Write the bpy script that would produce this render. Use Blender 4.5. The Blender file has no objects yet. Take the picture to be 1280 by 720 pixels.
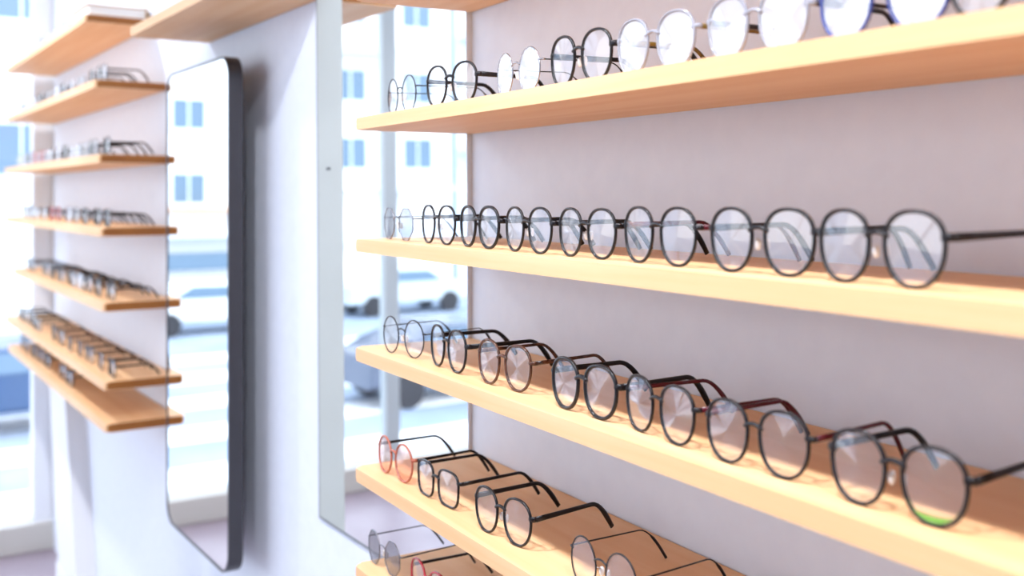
import bpy, bmesh, math, random
from mathutils import Vector, Matrix
from math import sin, cos, tan, atan, radians, pi, hypot

S = bpy.context.scene
COL = S.collection

# ------------------------------------------------------------------ camera
CAM_Z = 1.66
F = 1300.0
VP = radians(33.5)                       # optical axis against the display wall
cd = bpy.data.cameras.new('camera')
cam = bpy.data.objects.new('camera', cd); COL.objects.link(cam)
cd.sensor_width = 36.0
cd.lens = 36.0 * F / 1280.0
cd.shift_y = -117.0 / 1280.0
cd.clip_start = 0.01
cd.clip_end = 400
cam.location = (0, -0.9, CAM_Z)
cam.rotation_euler = Vector((-cos(VP), sin(VP), 0)).to_track_quat('-Z', 'Y').to_euler()
cd.dof.use_dof = True
cd.dof.focus_distance = 1.25
cd.dof.aperture_fstop = 3.6
S.camera = cam

# ------------------------------------------------------------------ world, sun, exposure
S.view_settings.view_transform = 'Standard'
S.view_settings.look = 'None'
S.view_settings.gamma = 1.0
S.view_settings.use_curve_mapping = False
S.view_settings.exposure = 0.8
w = bpy.data.worlds.new('world'); S.world = w; w.use_nodes = True
wn = w.node_tree
bg = wn.nodes['Background']
tc = wn.nodes.new('ShaderNodeTexCoord'); sx = wn.nodes.new('ShaderNodeSeparateXYZ')
rmp = wn.nodes.new('ShaderNodeValToRGB')
wn.links.new(tc.outputs['Generated'], sx.inputs[0]); wn.links.new(sx.outputs['Z'], rmp.inputs[0])
rmp.color_ramp.elements[0].color = (0.90, 0.94, 1.0, 1); rmp.color_ramp.elements[1].color = (0.66, 0.80, 1.0, 1)
wn.links.new(rmp.outputs[0], bg.inputs[0])
bg.inputs[1].default_value = 2.1
sd = bpy.data.lights.new('sun', 'SUN'); sd.energy = 1.6; sd.angle = radians(3); sd.color = (1.0, 0.96, 0.9)
sun = bpy.data.objects.new('sun', sd); COL.objects.link(sun)
sun.rotation_euler = Vector((-0.70, 0.30, -0.65)).to_track_quat('-Z', 'Y').to_euler()
LAMP_POWER = 18.0


# ------------------------------------------------------------------ materials
def mat(name, col, rough=0.5, metal=0.0, spec=0.5, trans=0.0):
    m = bpy.data.materials.new(name); m.use_nodes = True
    b = m.node_tree.nodes['Principled BSDF']
    b.inputs['Base Color'].default_value = (*col, 1)
    b.inputs['Roughness'].default_value = rough
    b.inputs['Metallic'].default_value = metal
    b.inputs['Specular IOR Level'].default_value = spec
    b.inputs['Transmission Weight'].default_value = trans
    return m


def noisy(name, c1, c2, scale=(4, 4, 4), rough=0.6, detail=4, bump=0.0, dist=0.0, metal=0.0, nscale=1.0, spec=0.5):
    m = mat(name, c1, rough, metal, spec)
    t = m.node_tree; b = t.nodes['Principled BSDF']
    tx = t.nodes.new('ShaderNodeTexCoord'); mp = t.nodes.new('ShaderNodeMapping')
    nz = t.nodes.new('ShaderNodeTexNoise'); r = t.nodes.new('ShaderNodeValToRGB')
    mp.inputs['Scale'].default_value = scale
    nz.inputs['Scale'].default_value = nscale; nz.inputs['Detail'].default_value = detail
    nz.inputs['Distortion'].default_value = dist
    r.color_ramp.elements[0].color = (*c1, 1); r.color_ramp.elements[1].color = (*c2, 1)
    r.color_ramp.elements[0].position = 0.32; r.color_ramp.elements[1].position = 0.68
    t.links.new(tx.outputs['Object'], mp.inputs[0]); t.links.new(mp.outputs[0], nz.inputs[0])
    t.links.new(nz.outputs[0], r.inputs[0]); t.links.new(r.outputs[0], b.inputs['Base Color'])
    if bump:
        bp = t.nodes.new('ShaderNodeBump'); bp.inputs['Strength'].default_value = bump
        bp.inputs['Distance'].default_value = 0.002
        t.links.new(nz.outputs[0], bp.inputs['Height']); t.links.new(bp.outputs[0], b.inputs['Normal'])
    return m


def thin_glass(name, tint=(1, 1, 1), refl=0.06, haze=0.0, hazecol=(1, 1, 1), ior=1.5, boost=1.0):
    """a thin pane: see-through, with a Fresnel mirror layer and a little surface haze"""
    m = bpy.data.materials.new(name); m.use_nodes = True
    t = m.node_tree; t.nodes.clear()
    out = t.nodes.new('ShaderNodeOutputMaterial')
    tr = t.nodes.new('ShaderNodeBsdfTransparent'); tr.inputs[0].default_value = (*tint, 1)
    gl = t.nodes.new('ShaderNodeBsdfGlossy'); gl.inputs['Roughness'].default_value = 0.02
    lw = t.nodes.new('ShaderNodeLayerWeight'); lw.inputs[0].default_value = 0.5
    fr = t.nodes.new('ShaderNodeMath'); fr.operation = 'POWER'; fr.inputs[1].default_value = 4.0
    t.links.new(lw.outputs['Facing'], fr.inputs[0])
    mu = t.nodes.new('ShaderNodeMath'); mu.operation = 'MULTIPLY_ADD'
    mu.inputs[1].default_value = boost * 0.6; mu.inputs[2].default_value = refl; mu.use_clamp = True
    mx = t.nodes.new('ShaderNodeMixShader')
    t.links.new(fr.outputs[0], mu.inputs[0]); t.links.new(mu.outputs[0], mx.inputs[0])
    t.links.new(gl.outputs[0], mx.inputs[2])
    if haze > 0:
        df = t.nodes.new('ShaderNodeBsdfDiffuse'); df.inputs[0].default_value = (*hazecol, 1)
        m2 = t.nodes.new('ShaderNodeMixShader'); m2.inputs[0].default_value = haze
        t.links.new(tr.outputs[0], m2.inputs[1]); t.links.new(df.outputs[0], m2.inputs[2])
        t.links.new(m2.outputs[0], mx.inputs[1])
    else:
        t.links.new(tr.outputs[0], mx.inputs[1])
    t.links.new(mx.outputs[0], out.inputs[0])
    return m


M_WALL = noisy('wall_paint', (0.75, 0.795, 0.885), (0.78, 0.825, 0.91), (30, 30, 30), 0.85, 5, 0.03)
M_WALL2 = noisy('grey_wall_paint', (0.34, 0.36, 0.40), (0.38, 0.40, 0.44), (3, 3, 3), 0.85, 3)
M_CEIL = mat('ceiling_paint', (0.88, 0.88, 0.88), 0.9)
M_FLOOR = noisy('pale_floor', (0.30, 0.235, 0.27), (0.38, 0.31, 0.35), (2, 2, 2), 0.35, 3)
M_WOOD = noisy('pale_birch', (0.80, 0.445, 0.20), (0.88, 0.56, 0.30), (1.6, 28, 45), 0.55, 6, 0.05, 0.6)
M_WOOD_END = noisy('shaded_birch_end_grain', (0.27, 0.08, 0.006), (0.34, 0.115, 0.012), (60, 10, 60), 0.6, 4)  # right ends only: shade of the side away from the window painted in
M_FRAMEW = mat('white_window_frame', (0.85, 0.86, 0.88), 0.4)
M_SILL = mat('sill_stone', (0.58, 0.55, 0.50), 0.6)
M_GREYPOST = mat('grey_metal_post', (0.50, 0.55, 0.56), 0.4)
M_PANE = thin_glass('window_pane', (0.97, 0.985, 1.0), 0.03)
M_BLACK = mat('black_mirror_frame', (0.035, 0.033, 0.04), 0.35)
M_MIRROR = mat('mirror_silver', (0.93, 0.95, 0.95), 0.008, 1.0)
M_STRIP = mat('matte_strip', (0.47, 0.50, 0.475), 0.75, 0.0, 0.2)
M_EDGE = mat('dark_mirror_edge', (0.12, 0.13, 0.14), 0.3)
M_MARK = mat('dark_print', (0.05, 0.05, 0.06), 0.6)
M_PIER = mat('white_pier_paint', (0.82, 0.82, 0.83), 0.8)


# ------------------------------------------------------------------ helpers
def obj(name, bm, m, parent=None, smooth=False):
    me = bpy.data.meshes.new(name)
    bmesh.ops.recalc_face_normals(bm, faces=bm.faces)
    bm.to_mesh(me); bm.free()
    ms = m if isinstance(m, (list, tuple)) else [m]
    for k in ms: me.materials.append(k)
    if smooth:
        for p in me.polygons: p.use_smooth = True
    o = bpy.data.objects.new(name, me); COL.objects.link(o)
    if parent: o.parent = parent
    return o


def thing(name, label, cat, loc=(0, 0, 0), rz=0.0, group=None):
    o = bpy.data.objects.new(name, None); COL.objects.link(o)
    o.location = loc; o.rotation_euler = (0, 0, rz); o.empty_display_size = 0.05
    return tag(o, label, cat, group)


def tag(o, label, cat, group=None):
    o['label'] = label; o['category'] = cat
    if group: o['group'] = group
    return o


def struct(o):
    o['kind'] = 'structure'; return o


def add_box(bm, c0, c1, mi=0):
    x0, y0, z0 = [min(a, b) for a, b in zip(c0, c1)]; x1, y1, z1 = [max(a, b) for a, b in zip(c0, c1)]
    v = [bm.verts.new(p) for p in ((x0,y0,z0),(x1,y0,z0),(x1,y1,z0),(x0,y1,z0),(x0,y0,z1),(x1,y0,z1),(x1,y1,z1),(x0,y1,z1))]
    fs = []
    for f in ((0,3,2,1),(4,5,6,7),(0,1,5,4),(1,2,6,5),(2,3,7,6),(3,0,4,7)):
        fc = bm.faces.new([v[i] for i in f]); fc.material_index = mi; fs.append(fc)
    return v, fs


def box(c0, c1, bevel=0.0, seg=2):
    bm = bmesh.new(); add_box(bm, c0, c1)
    if bevel: bmesh.ops.bevel(bm, geom=bm.edges[:], offset=bevel, segments=seg, affect='EDGES', profile=0.5)
    return bm


def rounded_outline(x0, y0, x1, y1, r, n=6, corners=(1, 1, 1, 1)):
    pts = []
    for (cx, cy, a0, on) in ((x1, y1, 0, corners[0]), (x0, y1, 90, corners[1]), (x0, y0, 180, corners[2]), (x1, y0, 270, corners[3])):
        if not on:
            pts.append((cx, cy)); continue
        ox = cx - r if cx == x1 else cx + r; oy = cy - r if cy == y1 else cy + r
        for k in range(n + 1):
            a = radians(a0 + 90 * k / n); pts.append((ox + r * cos(a), oy + r * sin(a)))
    return pts


def prism(pts, z0, z1, bevel=0.0, seg=2, axis='Z'):
    bm = bmesh.new()
    def P(p, z):
        return {'Z': (p[0], p[1], z), 'Y': (p[0], z, p[1]), 'X': (z, p[0], p[1])}[axis]
    a = [bm.verts.new(P(p, z0)) for p in pts]; b = [bm.verts.new(P(p, z1)) for p in pts]
    bm.faces.new(a[::-1]); bm.faces.new(b)
    n = len(pts)
    for i in range(n): bm.faces.new((a[i], a[(i+1) % n], b[(i+1) % n], b[i]))
    if bevel:
        es = [e for e in bm.edges if (e.verts[0] in a and e.verts[1] in a) or (e.verts[0] in b and e.verts[1] in b)]
        bmesh.ops.bevel(bm, geom=es, offset=bevel, segments=seg, affect='EDGES', profile=0.5)
    return bm


def sweep(bm, path, sec, up=Vector((1, 0, 0)), caps=True):
    """sweep sections along a path; sec(i) gives the list of (a, b) offsets: a along `up`, b across"""
    rings = []
    n = len(path)
    for i, p in enumerate(path):
        p = Vector(p)
        d = (Vector(path[min(i+1, n-1)]) - Vector(path[max(i-1, 0)])).normalized()
        u = (up - d * up.dot(d)).normalized(); v = d.cross(u)
        rings.append([bm.verts.new(p + u * a + v * b) for a, b in sec(i)])
    for r0, r1 in zip(rings, rings[1:]):
        m = len(r0)
        for k in range(m): bm.faces.new((r0[k], r0[(k+1) % m], r1[(k+1) % m], r1[k]))
    if caps:
        bm.faces.new(rings[0][::-1]); bm.faces.new(rings[-1])
    return bm


def ell(a, b, n=8, e=1.0):
    out = []
    for k in range(n):
        t = 2 * pi * (k + 0.5) / n
        c, s = cos(t), sin(t)
        out.append((a * math.copysign(abs(c) ** e, c), b * math.copysign(abs(s) ** e, s)))
    return out


def parent_keep(o, p):
    o.parent = p


# ------------------------------------------------------------------ display wall geometry
# left wall: y = 0 plane, t = distance to the left of the camera along it
KX = -1.48                                   # where the wall bends slightly
K = Vector((KX, 0, 0)); BEND = radians(3.4)
AX = Vector((cos(BEND), -sin(BEND), 0)); NX = Vector((-sin(BEND), -cos(BEND), 0))
C2 = Vector((0, -0.9, 0)) - K
DA, DN = C2.dot(AX), C2.dot(NX)              # camera in the right wall's own frame


def RW(a, n, z): return K + AX * a + NX * n + Vector((0, 0, z))


def a_of_px(px, n):                          # position along the right wall of a pixel column, n metres off it
    phi = VP - BEND + atan((px - 640) / F)
    return DA - (DN - n) / tan(phi)


WALL_END = -5.25
struct(obj('wall_left', box((WALL_END, 0, -0.0), (KX, 0.15, 3.1)), M_WALL))
wr = struct(obj('wall_right', box((0, 0.0, 0), (4.6, 0.15, 3.1)), M_WALL))
wr.location = (KX, 0, 0); wr.rotation_euler = (0, 0, -BEND)
struct(obj('floor', box((-5.45, -5.2, -0.12), (3.2, 0.3, 0.0)), M_FLOOR))
struct(obj('ceiling', box((-5.45, -5.2, 3.1), (3.2, 0.3, 3.3)), M_CEIL))
struct(obj('wall_back', box((3.1, -5.2, 0), (3.25, 0.3, 3.1)), M_WALL2))
struct(obj('wall_front', box((-5.4, -5.2, 0), (3.1, -5.08, 0.5)), M_WALL2))

# pier at the foot of the wall by the shop window
pier = bmesh.new()
for (t, z) in ((4.32, 0.10), (4.72, 0.10), (4.95, 0.93), (4.60, 0.93)):
    for y in (-0.075, 0.0): pier.verts.new((-t, y, z))
pier.verts.ensure_lookup_table(); pv = pier.verts
for f in ((0,2,4,6),(1,3,5,7),(0,1,3,2),(2,3,5,4),(4,5,7,6),(6,7,1,0)): pier.faces.new([pv[i] for i in f])
struct(obj('trim_1', pier, M_PIER))
struct(obj('trim_2', box((-4.75, -0.078, 0.0), (-4.29, 0.0, 0.10), 0.004), M_PIER))

# shop window at the far end (window_1) : sill, posts, panes
win = struct(obj('window_1', box((-5.40, -5.08, 0.0), (-5.25, -0.0, 0.13), 0.006), M_SILL))
fm = bmesh.new()
add_box(fm, (-5.36, -0.085, 0.13), (-5.27, 0.15, 3.1))
add_box(fm, (-5.36, -5.08, 2.98), (-5.27, 0.15, 3.1))
obj('window_frame', fm, M_FRAMEW, win)
for y in (-1.79, -3.9):
    obj('mullion', box((-5.35, y - 0.045, 0.13), (-5.28, y + 0.045, 2.98), 0.004), M_GREYPOST, win)
for y0, y1 in ((-0.085, -1.745), (-1.835, -3.855), (-3.945, -5.08)):
    obj('pane', box((-5.32, y0, 0.13), (-5.312, y1, 2.98)), M_PANE, win)
win2 = struct(obj('window_2', box((-5.25, -5.17, 0.5), (-1.0, -5.02, 0.56), 0.006), M_SILL))
for k in range(3):
    x = -5.2 + k * 2.06
    obj('mullion', box((x - 0.04, -5.15, 0.56), (x + 0.04, -5.08, 3.1), 0.004), M_FRAMEW, win2)
for k in range(2):
    x = -5.2 + k * 2.06
    obj('pane', box((x + 0.04, -5.12, 0.56), (x + 2.02, -5.112, 3.1)), M_PANE, win2)
struct(obj('wall_opposite', box((-1.04, -5.2, 0.5), (3.1, -5.08, 3.1)), M_WALL2))


# ceiling track with spot lamps above the displays
trk = tag(obj('lamp_track', box((-4.9, -0.92, 3.07), (0.9, -0.88, 3.0995), 0.003), M_FRAMEW), 'white ceiling track that carries the spot lamps along the displays', 'lamp track')
for x, lab in ((-4.0, 'nearest the shop window'), (-1.2, 'in front of the big mirror'), (-0.35, 'above the right-hand shelves'), (0.6, 'farthest from the shop window')):
    t = thing('spot_lamp', 'white cylindrical spot lamp on the ceiling track, ' + lab, 'lamp', (x, -0.9, 3.07), 0, 'spot lamps on the track')
    sb = bmesh.new()
    ro = [(0.062, 0.0), (0.065, -0.01), (0.065, -0.15), (0.058, -0.15), (0.055, -0.12)]
    rr = []
    for rad, z in ro: rr.append([sb.verts.new((rad * cos(2 * pi * q / 24), rad * sin(2 * pi * q / 24), z)) for q in range(24)])
    for a0, a1 in zip(rr, rr[1:]):
        for q in range(24): sb.faces.new((a0[q], a0[(q + 1) % 24], a1[(q + 1) % 24], a1[q]))
    sb.faces.new(rr[0])
    obj('lamp_body', sb, M_FRAMEW, t)
    ld = bpy.data.lights.new('spot_bulb', 'AREA'); ld.shape = 'DISK'; ld.size = 0.11; ld.energy = LAMP_POWER; ld.color = (0.89, 0.92, 1.0)
    lo = bpy.data.objects.new('bulb', ld); COL.objects.link(lo); lo.parent = t; lo.location = (0, 0, -0.152)


# ------------------------------------------------------------------ shelves
def plank(length, depth, thick, right_end=True):
    """origin: back-left top corner on the wall; x along wall, -y into the room"""
    bm = prism(rounded_outline(0, -depth, length, 0, 0.014, 5, (0, 0, 1, 1)), -thick, 0, thick * 0.22, 3)
    for f in bm.faces:
        c = f.calc_center_median()
        if f.normal.x > 0.8 and c.x > length - 0.006: f.material_index = 1
    return bm


SH_D = 0.21
shelves_R = [  # top z offset from camera height, thickness, left-end pixel handled by a=0, label
    (0.322, 0.020, 'right-hand wooden shelf cut off by the top of the picture'),
    (0.119, 0.019, 'right-hand wooden shelf seen from below, topmost one carrying glasses in the picture'),
    (-0.069, 0.020, 'right-hand wooden shelf nearest eye level, second of those carrying glasses'),
    (-0.238, 0.020, 'right-hand wooden shelf below the eye-level one, with seven pairs of glasses'),
    (-0.425, 0.020, 'right-hand wooden shelf with the copper-rimmed glasses at its left end'),
    (-0.577, 0.020, 'lowest right-hand wooden shelf, cut off by the bottom edge of the picture'),
]
ROWZ = []
for dz, th, lab in shelves_R:
    bm = plank(2.0, SH_D, th)
    o = obj('wall_shelf', bm, [M_WOOD, M_WOOD_END])
    o.location = (KX, 0, CAM_Z + dz) ; o.rotation_euler = (0, 0, -BEND)
    o.location = RW(0.0, 0.0005, CAM_Z + dz)
    tag(o, lab, 'shelf', 'wooden shelves of the right-hand display')
    ROWZ.append(CAM_Z + dz)

# left display: (right end t, left end t, top offset, thickness)
shelves_L = [
    (3.48, 5.20, 0.571, 0.024, 'topmost shelf of the left display, with a white book on its right end'),
    (3.33, 5.20, 0.350, 0.024, 'second shelf from the top of the left display, seen from below'),
    (3.28, 5.23, 0.121, 0.026, 'third shelf from the top of the left display, reaching the shop window'),
    (3.25, 5.23, -0.099, 0.027, 'middle shelf of the left display, just under eye level'),
    (3.22, 4.98, -0.320, 0.027, 'third shelf from the bottom of the left display'),
    (3.20, 5.20, -0.550, 0.027, 'second shelf from the bottom of the left display, crowded with glasses'),
    (3.19, 5.12, -0.672, 0.027, 'lowest shelf of the left display, nearly empty with glasses only at its far end'),
]
for t1, t0, dz, th, lab in shelves_L:
    o = obj('wall_shelf', plank(t0 - t1, 0.212, th), [M_WOOD, M_WOOD_END])
    o.location = (-t0, -0.0005, CAM_Z + dz)
    tag(o, lab, 'shelf', 'wooden shelves of the left display')
# the shelf above the framed mirror
o = obj('wall_shelf', plank(2.90 - 2.116, 0.214, 0.024), [M_WOOD, M_WOOD_END])
o.location = (-2.90, -0.0005, CAM_Z + 0.447)
tag(o, 'wooden shelf above the black-framed mirror, its underside showing at the top of the picture', 'shelf')
TSH = CAM_Z + 0.447

# ------------------------------------------------------------------ mirrors
# black-framed rounded mirror
fx0, fx1, fz0, fz1 = -2.965, -2.43, CAM_Z - 0.912, CAM_Z + 0.333
mt = thing('framed_mirror', 'tall wall mirror with rounded corners in a deep black frame', 'mirror', ((fx0 + fx1) / 2, -0.063, fz0))
hw = (fx1 - fx0) / 2; hh = fz1 - fz0
outer = rounded_outline(-hw, 0, hw, hh, 0.055, 10)
inner = rounded_outline(-hw + 0.006, 0.006, hw - 0.006, hh - 0.006, 0.049, 10)
bm = bmesh.new()
A = [bm.verts.new((x, -0.036, z)) for x, z in outer]; B = [bm.verts.new((x, -0.036, z)) for x, z in inner]
Cc = [bm.verts.new((x, -0.0, z)) for x, z in outer]; Dd = [bm.verts.new((x, -0.031, z)) for x, z in inner]
n = len(outer)
for i in range(n):
    j = (i + 1) % n
    bm.faces.new((A[i], A[j], B[j], B[i])); bm.faces.new((A[j], A[i], Cc[i], Cc[j])); bm.faces.new((B[i], B[j], Dd[j], Dd[i]))
bm.faces.new(Cc)
obj('mirror_frame', bm, M_BLACK, mt)
obj('mirror_glass', prism(rounded_outline(-hw + 0.0065, 0.0065, hw - 0.0065, hh - 0.0065, 0.0485, 10), -0.034, -0.031, axis='Y'), M_MIRROR, mt)
obj('wall_bracket', box((-0.20, 0.0, 0.12), (0.02, 0.0625, hh - 0.22), 0.004), M_FRAMEW, mt)

# big frameless mirror between the displays
tx0, tx1, tz0, tz1 = -2.11, -1.481, CAM_Z - 0.70, CAM_Z + 0.52
t2 = thing('wall_mirror', 'large frameless wall mirror with a matte pale strip along its left side', 'mirror', (tx0, -0.001, tz0))
W2 = tx1 - tx0; H2 = tz1 - tz0
obj('mirror_backing', box((0, -0.002, 0), (W2, 0, H2)), M_STRIP, t2)
ed = bmesh.new(); add_box(ed, (0, -0.004, 0), (0.003, -0.002, H2)); add_box(ed, (0.003, -0.004, 0), (W2, -0.002, 0.004))
obj('dark_edging', ed, M_EDGE, t2)
obj('side_trim', box((W2 - 0.0005, -0.0045, 0), (W2 + 0.0008, 0.009, H2)), M_FRAMEW, t2)
t2.rotation_euler = (radians(0.35), 0, 0)
obj('mirror_glass', box((0.003, -0.003, 0.004), (W2, -0.002, H2)), M_MIRROR, t2)
obj('matte_strip', box((0.003, -0.0035, 0.004), (0.132, -0.003, H2)), M_STRIP, t2)  # opaque pale grey band laid over the left of the glass
mk = bmesh.new()
zz = 0.70 + (243 - 211) / 590.0
for k, (dx, wd) in enumerate(((0.0, 0.004), (0.006, 0.003), (0.011, 0.005), (0.018, 0.003))):
    add_box(mk, (0.050 + dx, -0.0040, zz - 0.003), (0.050 + dx + wd, -0.0035, zz + 0.003))
obj('printed_mark', mk, M_MARK, t2)

# ------------------------------------------------------------------ eyeglasses
def outline(kind, a, b, n=40):
    pts = []
    for k in range(n):
        t = 2 * pi * k / n
        c, s = cos(t), sin(t)
        if kind == 'round': e = 1.0
        elif kind == 'panto': e = 0.88
        elif kind == 'rect': e = 0.62
        elif kind == 'hex': e = 1.0
        else: e = 0.9
        x = a * math.copysign(abs(c) ** e, c); z = b * math.copysign(abs(s) ** e, s)
        if kind == 'panto': x *= 1 + 0.10 * z / b; z += 0.06 * b * (1 if s > 0 else 0) * 0
        if kind == 'rect': x *= 1 + 0.05 * z / b
        if kind == 'hex':
            m = 1.0 / max(abs(cos(((t + pi / 8) % (pi / 4)) - pi / 8)), 0.01) * 0.955
            x *= m; z *= m
        pts.append((x, z))
    return pts


M_LENS = thin_glass('demo_lens', (0.99, 0.99, 1.0), 0.07, 0.035, (0.95, 0.97, 1.0), 1.5, 1.0)
M_LENS_PINK = thin_glass('pink_lens', (0.96, 0.80, 0.74), 0.02, 0.05, (1.0, 0.85, 0.8), 1.5, 1.0)
M_LENS_GREY = thin_glass('grey_tint_lens', (0.66, 0.66, 0.68), 0.03, 0.05, (0.9, 0.9, 0.9), 1.5, 1.0)
M_LENS_PALE = thin_glass('coated_lens_painted_glare', (0.97, 0.98, 1.0), 0.15, 0.20, (0.92, 0.95, 1.0), 1.5, 1.0)  # coated lens; its whitish haze paints in bright window reflections
M_PAD = mat('nose_pad', (0.85, 0.86, 0.88), 0.2)
MB_ = mat('black_acetate', (0.008, 0.007, 0.009), 0.3, 0.0, 0.35)
MDB = noisy('dark_tortoise', (0.02, 0.010, 0.008), (0.13, 0.045, 0.02), (90, 90, 90), 0.22, 3)
MBM = mat('black_metal', (0.012, 0.012, 0.015), 0.35, 0.2)
MGM = mat('gunmetal', (0.20, 0.20, 0.22), 0.25, 0.9)
MSV = mat('silver_metal', (0.30, 0.30, 0.33), 0.25, 1.0)
MCP = mat('copper_acetate', (0.42, 0.12, 0.07), 0.25)
MRD = mat('red_acetate', (0.38, 0.02, 0.03), 0.25)
MOL = noisy('olive_acetate', (0.10, 0.06, 0.01), (0.22, 0.13, 0.02), (60, 60, 60), 0.25, 3)
MBL = mat('blue_acetate', (0.03, 0.05, 0.22), 0.25)
MCR = mat('crystal_acetate', (0.30, 0.31, 0.36), 0.12, 0.0, 0.6)
MBU = mat('burgundy_acetate', (0.10, 0.008, 0.018), 0.25)

STYLES = {
    # kind, a, b, gap/2 to lens edge, rim width, rim depth, temple height, temple width, front mat, temple mat, lens mat
    'thin_black': ('round', 0.0232, 0.0262, 0.0095, 0.0016, 0.0022, 0.0022, 0.0018, MBM, MBM, M_LENS, True),
    'bold_black': ('panto', 0.0236, 0.0256, 0.0085, 0.0036, 0.0044, 0.0082, 0.0036, MB_, MB_, M_LENS, False),
    'slim_black': ('panto', 0.0236, 0.0262, 0.0090, 0.0028, 0.0038, 0.0078, 0.0034, MB_, MB_, M_LENS, True),
    'tortoise': ('panto', 0.0234, 0.0256, 0.0085, 0.0028, 0.0040, 0.0058, 0.0032, MDB, MDB, M_LENS, False),
    'rect_black': ('rect', 0.0240, 0.0225, 0.0090, 0.0026, 0.0038, 0.0060, 0.0030, MB_, MB_, M_LENS, False),
    'silver': ('round', 0.0232, 0.0258, 0.0095, 0.0013, 0.0018, 0.0020, 0.0016, MSV, MB_, M_LENS_PALE, True),
    'gunmetal': ('hex', 0.0230, 0.0250, 0.0095, 0.0015, 0.0020, 0.0026, 0.0018, MGM, MBM, M_LENS_GREY, True),
    'copper': ('round', 0.0236, 0.0258, 0.0085, 0.0028, 0.0036, 0.0056, 0.0030, MCP, MB_, M_LENS_PINK, False),
    'red': ('panto', 0.0238, 0.0245, 0.0085, 0.0028, 0.0038, 0.0056, 0.0030, MRD, MBM, M_LENS, False),
    'olive': ('panto', 0.0236, 0.0262, 0.0085, 0.0022, 0.0036, 0.0062, 0.0030, MCR, MOL, M_LENS_PALE, False),
    'blue': ('panto', 0.0236, 0.0256, 0.0085, 0.0026, 0.0036, 0.0056, 0.0030, MBL, MB_, M_LENS_PALE, False),
    'crystal': ('panto', 0.0236, 0.0260, 0.0085, 0.0024, 0.0036, 0.0066, 0.0030, MCR, MB_, M_LENS_PALE, False),
    'burgundy': ('panto', 0.0236, 0.0260, 0.0085, 0.0026, 0.0036, 0.0060, 0.0030, MB_, MBU, M_LENS, False),
}
ADJ = {
    'thin_black': 'round thin black metal glasses', 'bold_black': 'bold black acetate glasses',
    'slim_black': 'slim black-rimmed rounded glasses', 'tortoise': 'dark tortoiseshell glasses',
    'rect_black': 'black rectangular glasses', 'silver': 'thin silver-rimmed round glasses',
    'gunmetal': 'grey angular wire glasses', 'copper': 'copper-coloured round glasses with black temples',
    'red': 'red-rimmed glasses', 'olive': 'grey-rimmed glasses with an olive brown temple',
    'blue': 'dark blue acetate glasses', 'crystal': 'grey-rimmed glasses with dark temples',
    'burgundy': 'dark-rimmed glasses with burgundy temples',
}


def curve_y(x): return 0.9 * x * x


def rim_mesh(bm, sgn, st):
    kind, a, b, g, rw, rd = st[:6]
    cx = sgn * (g + a); cz = b + rw
    ins = outline(kind, a, b); ous = outline(kind, a + rw, b + rw)
    if sgn < 0: ins = [(-x, z) for x, z in ins]; ous = [(-x, z) for x, z in ous]
    rings = []
    h = rd / 2
    for (xi, zi), (xo, zo) in zip(ins, ous):
        y = curve_y(cx + xi)
        xm, zm = (xi + xo) / 2, (zi + zo) / 2
        lst = [(xi, zi, -h * 0.6), (xm, zm, -h), (xo, zo, -h * 0.6), (xo, zo, h * 0.6), (xm, zm, h), (xi, zi, h * 0.6)]
        rings.append([bm.verts.new((cx + x, y + dy, cz + z)) for x, z, dy in lst])
    n = len(rings)
    for i in range(n):
        r0, r1 = rings[i], rings[(i + 1) % n]
        for k in range(6): bm.faces.new((r0[k], r0[(k+1) % 6], r1[(k+1) % 6], r1[k]))


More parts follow.
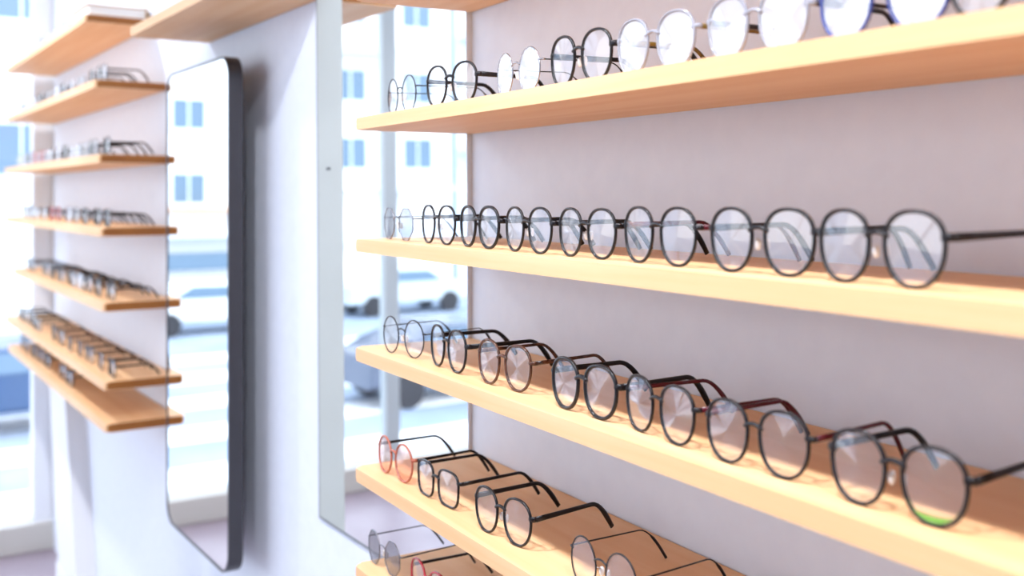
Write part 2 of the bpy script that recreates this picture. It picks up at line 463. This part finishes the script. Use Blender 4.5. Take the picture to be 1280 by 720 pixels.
def make_glasses(style):
    st = STYLES[style]
    kind, a, b, g, rw, rd, th, tw, mf, mtm, ml, pads = st
    cz = b + rw
    root = bpy.data.objects.new('eyeglasses', None); COL.objects.link(root); root.empty_display_size = 0.03
    bm = bmesh.new()
    rim_mesh(bm, 1, st); rim_mesh(bm, -1, st)
    # bridge
    zb = cz + b * 0.32
    br = max(rw * 0.75, 0.0011)
    path = []
    xr = g + a * 0.06
    for k in range(9):
        u = -1 + 2 * k / 8
        path.append((u * xr, curve_y(u * xr) - 0.0006, zb + (1 - u * u) * 0.0035))
    sweep(bm, path, lambda i: ell(br, rd * 0.45), up=Vector((0, 0, 1)))
    # end pieces
    xo = g + 2 * a + rw; zh = cz + b * (0.36 if kind != 'rect' else 0.55)
    for s in (-1, 1):
        p = [(s * (xo - 0.004), curve_y(xo - 0.004), zh), (s * xo, curve_y(xo), zh), (s * (xo + 0.0026), curve_y(xo) + 0.0012, zh), (s * (xo + 0.0032), curve_y(xo) + 0.005, zh)]
        sweep(bm, p, lambda i: ell(max(th * 0.45, 0.0012), max(rd * 0.45, 0.0009)), up=Vector((0, 0, 1)))
    f = obj('front_frame', bm, mf, root, True)
    for s in (-1, 1):
        lb = bmesh.new()
        pts = outline(kind, a + 0.0003, b + 0.0003)
        cx = s * (g + a)
        fr = [lb.verts.new((cx + s * x, curve_y(cx + s * x) - 0.0005, cz + z)) for x, z in pts]
        bk = [lb.verts.new((cx + s * x, curve_y(cx + s * x) + 0.0005, cz + z)) for x, z in pts]
        c0 = lb.verts.new((cx, curve_y(cx) - 0.0016, cz)); c1 = lb.verts.new((cx, curve_y(cx) - 0.0006, cz))
        nn = len(pts)
        for i in range(nn):
            lb.faces.new((fr[i], fr[(i+1) % nn], c0)); lb.faces.new((bk[i], bk[(i+1) % nn], c1))
            lb.faces.new((fr[i], fr[(i+1) % nn], bk[(i+1) % nn], bk[i]))
        obj('lens', lb, ml, root, False)
    for s in (-1, 1):
        tb = bmesh.new()
        y0 = curve_y(xo) + 0.004; x0 = s * (xo + 0.0030)
        path = []
        L1, L2 = 0.090, 0.044
        for k in range(5):
            u = k / 4; path.append((x0 - s * 0.004 * u, y0 + L1 * u, zh + 0.0015 * u))
        zt = th * 0.5 + 0.0004
        drop = zh + 0.0015 - zt
        for k in range(1, 9):
            u = k / 8
            path.append((x0 - s * (0.004 + 0.004 * u), y0 + L1 + L2 * (0.9 * u + 0.1 * sin(pi * u * 0.5)) * 0.85, zh + 0.0015 - drop * (1.45 * u * u - 0.45 * u ** 3.2)))
        m = len(path)
        def sec(i):
            u = i / (m - 1)
            hgt = th * (1.0 - 0.25 * sin(pi * min(u * 1.3, 1))) * (0.9 if u < 0.9 else 0.8)
            if th < 0.003 and u > 0.62: hgt = 0.0034      # end sleeves on wire temples
            wd = tw if not (th < 0.003 and u > 0.62) else 0.0028
            return ell(wd / 2, hgt / 2, 8, 0.75)
        sweep(tb, path, sec, up=Vector((1, 0, 0)))
        obj('temple', tb, mtm, root, True)
    if pads:
        for s in (-1, 1):
            pb = bmesh.new()
            bmesh.ops.create_uvsphere(pb, u_segments=8, v_segments=6, radius=1.0, matrix=Matrix.Translation((s * (g * 0.62), 0.0058, cz - b * 0.12)) @ Matrix.Rotation(s * 0.4, 4, 'Z') @ Matrix.Diagonal((0.0013, 0.0032, 0.0055, 1)))
            sweep(pb, [(s * (g + 0.0012), 0.0006, cz + b * 0.06), (s * g * 0.8, 0.0035, cz + b * 0.02), (s * (g * 0.64), 0.0055, cz - b * 0.1)], lambda i: ell(0.0005, 0.0005, 6), up=Vector((0, 0, 1)))
            obj('nose_pad', pb, M_PAD, root, True)
    return root


_proto = {}


def glasses(style, loc, rz, label, group, scale=1.0):
    if style not in _proto:
        r = make_glasses(style); _proto[style] = [r, [c for c in r.children]]
        first = True
    else:
        src, kids = _proto[style]
        r = src.copy(); COL.objects.link(r)
        for ch in kids:
            c = ch.copy(); COL.objects.link(c); c.parent = r
    r.location = loc; r.rotation_euler = (0, 0, rz); r.scale = (scale,) * 3
    return tag(r, label, 'glasses', group)


random.seed(4)
ORD = ['first', 'second', 'third', 'fourth', 'fifth', 'sixth', 'seventh', 'eighth', 'ninth', 'tenth', 'eleventh', 'twelfth', 'thirteenth']
SCALE = 1.0
rows = [
    # (shelf index, shelf words, [(pixel x of the bridge, style, yaw in degrees, offset of the front from the wall)])
    (1, 'topmost right-hand row', [(500, 'thin_black', -3, .180), (562, 'slim_black', 8, .180), (645, 'silver', -4, .182), (723, 'slim_black', 0, .180),
        (816, 'olive', 2, .182), (942, 'crystal', 3, .180), (1100, 'blue', 3, .180), (1280, 'slim_black', 0, .180)]),
    (2, 'eye-level right-hand row', [(496, 'gunmetal', 0, .182), (546, 'slim_black', -2, .180), (597, 'bold_black', -2, .180), (658, 'slim_black', -2, .182),
        (731, 'slim_black', -1, .180), (821, 'burgundy', -2, .180), (948, 'slim_black', 4, .180), (1096, 'slim_black', 0, .180)]),
    (3, 'right-hand row below eye level', [(502, 'thin_black', 7, .182), (558, 'slim_black', -3, .180), (628, 'tortoise', 4, .180), (727, 'bold_black', 2, .182),
        (821, 'burgundy', -4, .180), (942, 'burgundy', 4, .182), (1117, 'slim_black', 4, .180)]),
    (4, 'right-hand row second from bottom', [(492, 'copper', 2, .182), (545, 'rect_black', 2, .180), (626, 'slim_black', 6, .180), (751, 'thin_black', 2, .180)]),
    (5, 'lowest right-hand row', [(478, 'gunmetal', 2, .182), (534, 'red', 0, .180), (596, 'slim_black', 0, .180)]),
]
for si, words, lst in rows:
    last = None
    for k, (px, sty, yaw, n) in enumerate(lst):
        a = a_of_px(px, n)
        if last is not None and a - last < 0.128: print('TIGHT', words, k, round(a - last, 3))
        last = a
        sc = SCALE * (0.94 if si == 2 and k < 5 else 1.0)
        p = RW(a, n, ROWZ[si] + 0.0002)
        gg = glasses(sty, p, -BEND + radians(yaw), f'{ADJ[sty]}, {ORD[k]} pair from left in {words}', 'glasses on the right-hand shelves', sc)
        if si == 3 and k == 6:                       # green strip along the foot of its right lens
            stl = STYLES[sty]; a_, b_, g_, rw_ = stl[1:5]
            gb = bmesh.new(); cx = g_ + a_; lo_, hi_ = [], []
            pts = [q for i_, q in enumerate(outline(stl[0], a_ * 0.985, b_ * 0.985, 40)) if 23 <= i_ <= 37]
            for (qx, qz) in pts:
                zt = -b_ * 0.985 + (qz + b_ * 0.985) * 0.35 + 0.0045
                zt = max(zt, qz + 0.0002)
                lo_.append(gb.verts.new((cx + qx, curve_y(cx + qx) - 0.0014, b_ + rw_ + qz)))
                hi_.append(gb.verts.new((cx + qx, curve_y(cx + qx) - 0.0018, b_ + rw_ + zt)))
            for q in range(len(pts) - 1): gb.faces.new((lo_[q], lo_[q + 1], hi_[q + 1], hi_[q]))
            go = obj('lens_green_strip', gb, mat('green_strip', (0.16, 0.42, 0.07), 0.6), gg)
            go['label'] = 'green strip along the lower rim'

# left display rows: t positions
names_L = ['top shelf', 'second shelf from top', 'third shelf from top', 'middle shelf',
           'third shelf from bottom', 'second shelf from bottom', 'bottom shelf']
mix = {0: ['silver', 'crystal', 'silver', 'silver', 'crystal', 'silver', 'crystal'],
       1: ['slim_black', 'slim_black', 'thin_black', 'silver', 'slim_black', 'silver', 'thin_black', 'slim_black', 'silver', 'silver', 'crystal', 'silver'],
       2: ['bold_black', 'slim_black', 'thin_black', 'silver', 'slim_black', 'crystal', 'silver', 'red', 'red', 'slim_black', 'crystal', 'silver'],
       3: ['bold_black', 'bold_black', 'slim_black', 'thin_black', 'crystal', 'red', 'red', 'silver', 'silver', 'slim_black', 'crystal', 'silver'],
       4: ['slim_black', 'bold_black', 'bold_black', 'crystal', 'bold_black', 'rect_black', 'bold_black', 'slim_black', None, 'slim_black', 'silver', 'slim_black'],
       5: ['bold_black', 'tortoise', 'slim_black', 'tortoise', 'rect_black', 'burgundy', 'bold_black', None, 'rect_black', 'slim_black', 'slim_black', 'slim_black'],
       6: [None, None, None, None, 'slim_black', 'tortoise', None, 'slim_black', 'tortoise', 'slim_black', 'thin_black', 'slim_black']}
for i, (t1, t0, dz, th, lab) in enumerate(shelves_L):
    t = t1 + 0.085 if i else t1 + 0.40
    cnt = 0
    for sty in mix[i]:
        if t > t0 - 0.07: break
        if sty:
            y = -0.178 + random.uniform(-0.004, 0.004)
            glasses(sty, (-t, y, CAM_Z + dz + 0.0002), radians(random.uniform(-6, 6)),
                    f'{ADJ[sty]}, {ORD[cnt]} from right on left display\'s {names_L[i]}', 'glasses on the left display', 0.97)
            cnt += 1
        t += 0.152 + random.uniform(0, 0.012)

# a pair on the shelf above the framed mirror, seen in the big mirror
glasses('blue', (-2.24, -0.172, TSH + 0.0002), radians(3), 'dark blue acetate glasses on the shelf above the black-framed mirror', 'glasses on the shelf above the mirror', 0.97)

# book lying on the top left shelf
bk = thing('book', 'thick white-paged book with a tan cover lying on the top shelf of the left display', 'book', (-3.52, -0.012, CAM_Z + 0.5712))
M_PAGES = noisy('book_pages', (0.86, 0.86, 0.84), (0.92, 0.92, 0.90), (2, 2, 400), 0.8, 2)
M_COVER = mat('tan_cover', (0.55, 0.33, 0.13), 0.6)
obj('page_block', box((-0.26, -0.18, 0.0025), (-0.004, -0.004, 0.036)), M_PAGES, bk)
cv = bmesh.new(); add_box(cv, (-0.265, -0.186, 0.0), (0.0, 0.0, 0.0025)); add_box(cv, (-0.265, -0.186, 0.036), (0.0, 0.0, 0.040))
sweep(cv, [(-0.132 - 0.132, 0.0, 0.02), (-0.132 + 0.132, 0.0, 0.02)], lambda i: ell(0.020, 0.004, 10), up=Vector((0, 0, 1)))
obj('cover', cv, M_COVER, bk)

# ------------------------------------------------------------------ street outside
GZ = -2.3
M_ROAD = noisy('pale_asphalt', (0.26, 0.32, 0.42), (0.34, 0.40, 0.50), (0.6, 0.6, 0.6), 0.8, 4)
M_PAVE = noisy('pale_paving', (0.52, 0.54, 0.58), (0.60, 0.62, 0.66), (1, 1, 1), 0.8, 4)
M_LINE = mat('road_marking', (0.85, 0.86, 0.88), 0.7)
M_FAC = mat('white_render', (0.86, 0.86, 0.86), 0.85)
M_FAC2 = mat('pale_blue_render', (0.62, 0.72, 0.84), 0.85)
M_WINB = mat('street_window_glass', (0.12, 0.19, 0.27), 0.4)
M_WTRIM = mat('street_window_trim', (0.70, 0.76, 0.82), 0.6)
M_BRICK = mat('terracotta_ledge', (0.62, 0.36, 0.22), 0.8)
M_TYRE = mat('tyre', (0.03, 0.03, 0.035), 0.8)
struct(obj('ground', box((-60, -60, GZ - 0.3), (-5.45, 40, GZ)), M_ROAD))
struct(obj('pavement', box((-9.5, -60, GZ), (-5.45, 40, GZ + 0.12), 0.01), M_PAVE))
struct(obj('far_pavement', box((-38, -60, GZ), (-32.5, 40, GZ + 0.12), 0.01), M_PAVE))
struct(obj('shop_base', box((-5.45, -5.2, GZ), (-5.25, 0.3, -0.12)), M_PIER))
for k in range(9):
    y0 = -9.2 + k * 1.15
    pass
for k in range(6):
    x0 = -12.0 - k * 2.6
    ln = obj('road_line', box((x0 - 0.55, -22, GZ), (x0 + 0.55, 4.0, GZ + 0.006)), M_LINE); struct(ln)


def building(x, y0, y1, h, m, label, cols, rowz, ww, wh, ledge=None):
    t = thing('building', label, 'building', (x, (y0 + y1) / 2, GZ), 0, 'buildings across the street')
    L = abs(y1 - y0) / 2
    obj('wall', box((-6, -L, 0), (0, L, h), 0.05), m, t)
    obj('cornice', box((-6, -L - 0.1, h), (0.25, L + 0.1, h + 0.3), 0.04), M_FAC, t)
    for z in rowz:
        for cy in cols:
            yy = cy - (y0 + y1) / 2
            fr = bmesh.new()
            add_box(fr, (0.0, yy - ww / 2 - .1, z - .1), (0.06, yy + ww / 2 + .1, z))
            add_box(fr, (0.0, yy - ww / 2 - .1, z + wh), (0.06, yy + ww / 2 + .1, z + wh + .1))
            add_box(fr, (0.0, yy - ww / 2 - .1, z), (0.06, yy - ww / 2, z + wh)); add_box(fr, (0.0, yy + ww / 2, z), (0.06, yy + ww / 2 + .1, z + wh))
            add_box(fr, (0.0, yy - .03, z), (0.06, yy + .03, z + wh))
            f = obj('window', fr, M_WTRIM, t)
            obj('pane', box((0.0, yy - ww / 2, z), (0.03, yy + ww / 2, z + wh)), M_WINB, f)
    if ledge:
        for (z, a, b, mm, hh) in ledge:
            obj('ledge', box((0, a - (y0 + y1) / 2, z), (0.7, b - (y0 + y1) / 2, z + hh), 0.02), mm, t)
    return t


building(-38, -14.0, -6.0, 15, M_FAC, 'white building across the street with two rows of blue windows', (-10.35, -12.9, -7.6), (6.35, 3.65, 9.1), 1.15, 1.05,
         [(3.3, -12.4, -9.6, M_BRICK, 0.16), (1.25, -12.8, -7, M_WINB, 0.6), (2.4, -13, -6.6, M_FAC2, 0.10)])
building(-38, -21.2, -14.3, 14, M_FAC, 'white building across the street with dark upper windows and a grey ledge', (-16.6, -19.6), (4.8, 7.5, 10.6), 1.3, 1.2,
         [(9.3, -18.4, -14.6, M_GREYPOST, 0.3), (1.9, -21, -14.6, M_FAC2, 0.5), (3.9, -21, -14.6, M_WTRIM, 0.12)])
building(-38, -31, -21.5, 18, M_FAC2, 'pale blue building with stacked grey ledges', (-23.4, -27), (3.6, 8, 11.5), 1.3, 1.3,
         [(5.4, -26, -21.6, M_GREYPOST, 0.2), (7.0, -26, -21.6, M_GREYPOST, 0.15), (10.2, -30, -21.6, M_GREYPOST, 0.15)])
building(-38, -5.6, 1.5, 14, M_FAC, 'white building straight across from the shop window', (-3.6, -0.6), (3.4, 6.8, 10.4), 1.4, 1.5)
building(-38, 1.8, 9.0, 14, M_FAC, 'white building with tall blue windows at the far left', (2.6, 4.6, 7.2), (4.6, 9.8), 1.5, 1.7)

def car(loc, rz, col, label):
    t = thing('car', label, 'car', loc, rz, 'cars in the street')
    m = mat('car_paint', col, 0.25)
    prof = [(-2.1, 0.35), (-2.15, 0.75), (-1.9, 0.95), (-1.2, 1.02), (-0.65, 1.42), (0.75, 1.46), (1.45, 1.05), (2.05, 0.95), (2.12, 0.4)]
    obj('body', prism(prof, -0.85, 0.85, 0.09, 3, 'Y'), m, t)
    sw = [(-1.05, 1.03), (-0.6, 1.36), (0.70, 1.38), (1.22, 1.05)]
    for s in (-1, 1): obj('side_window', prism(sw, s * 0.85, s * 0.868, 0, axis='Y'), M_WINB, t)
    for x in (-1.35, 1.35):
        for s in (-1, 1):
            wb = bmesh.new()
            bmesh.ops.create_cone(wb, cap_ends=True, segments=20, radius1=0.33, radius2=0.33, depth=0.2, matrix=Matrix.Translation((x, s * 0.79, 0.33)) @ Matrix.Rotation(pi / 2, 4, 'X'))
            obj('wheel', wb, M_TYRE, t)
    return t


car((-30, -14.6, GZ), pi / 2, (0.55, 0.62, 0.66), 'silver car parked across the street, reflected in the big mirror')
car((-30, -8.6, GZ), pi / 2, (0.72, 0.74, 0.76), 'white car parked across the street, reflected in the framed mirror')
car((-17.5, -9.2, GZ), pi / 2, (0.10, 0.12, 0.17), 'dark car nearest the shop on the street')
car((-19.5, 1.6, GZ), pi / 2, (0.03, 0.07, 0.16), 'dark blue car outside the shop window at far left')


def bench(loc, rz, label, L=3.0):
    t = thing('bench', label, 'bench', loc, rz, 'concrete benches on the pavement')
    obj('seat', box((-0.25, -L / 2, 0.42), (0.25, L / 2, 0.52), 0.02), M_PAVE, t)
    for y in (-L / 2 + .3, L / 2 - .3): obj('leg', box((-0.2, y - .08, 0), (0.2, y + .08, 0.42), 0.01), M_GREYPOST, t)


bench((-8.7, -2.4, GZ + 0.12), 0, 'pale concrete bench on the pavement below the shop window')
bench((-8.7, -6.4, GZ + 0.12), 0, 'pale concrete bench farther along the pavement')
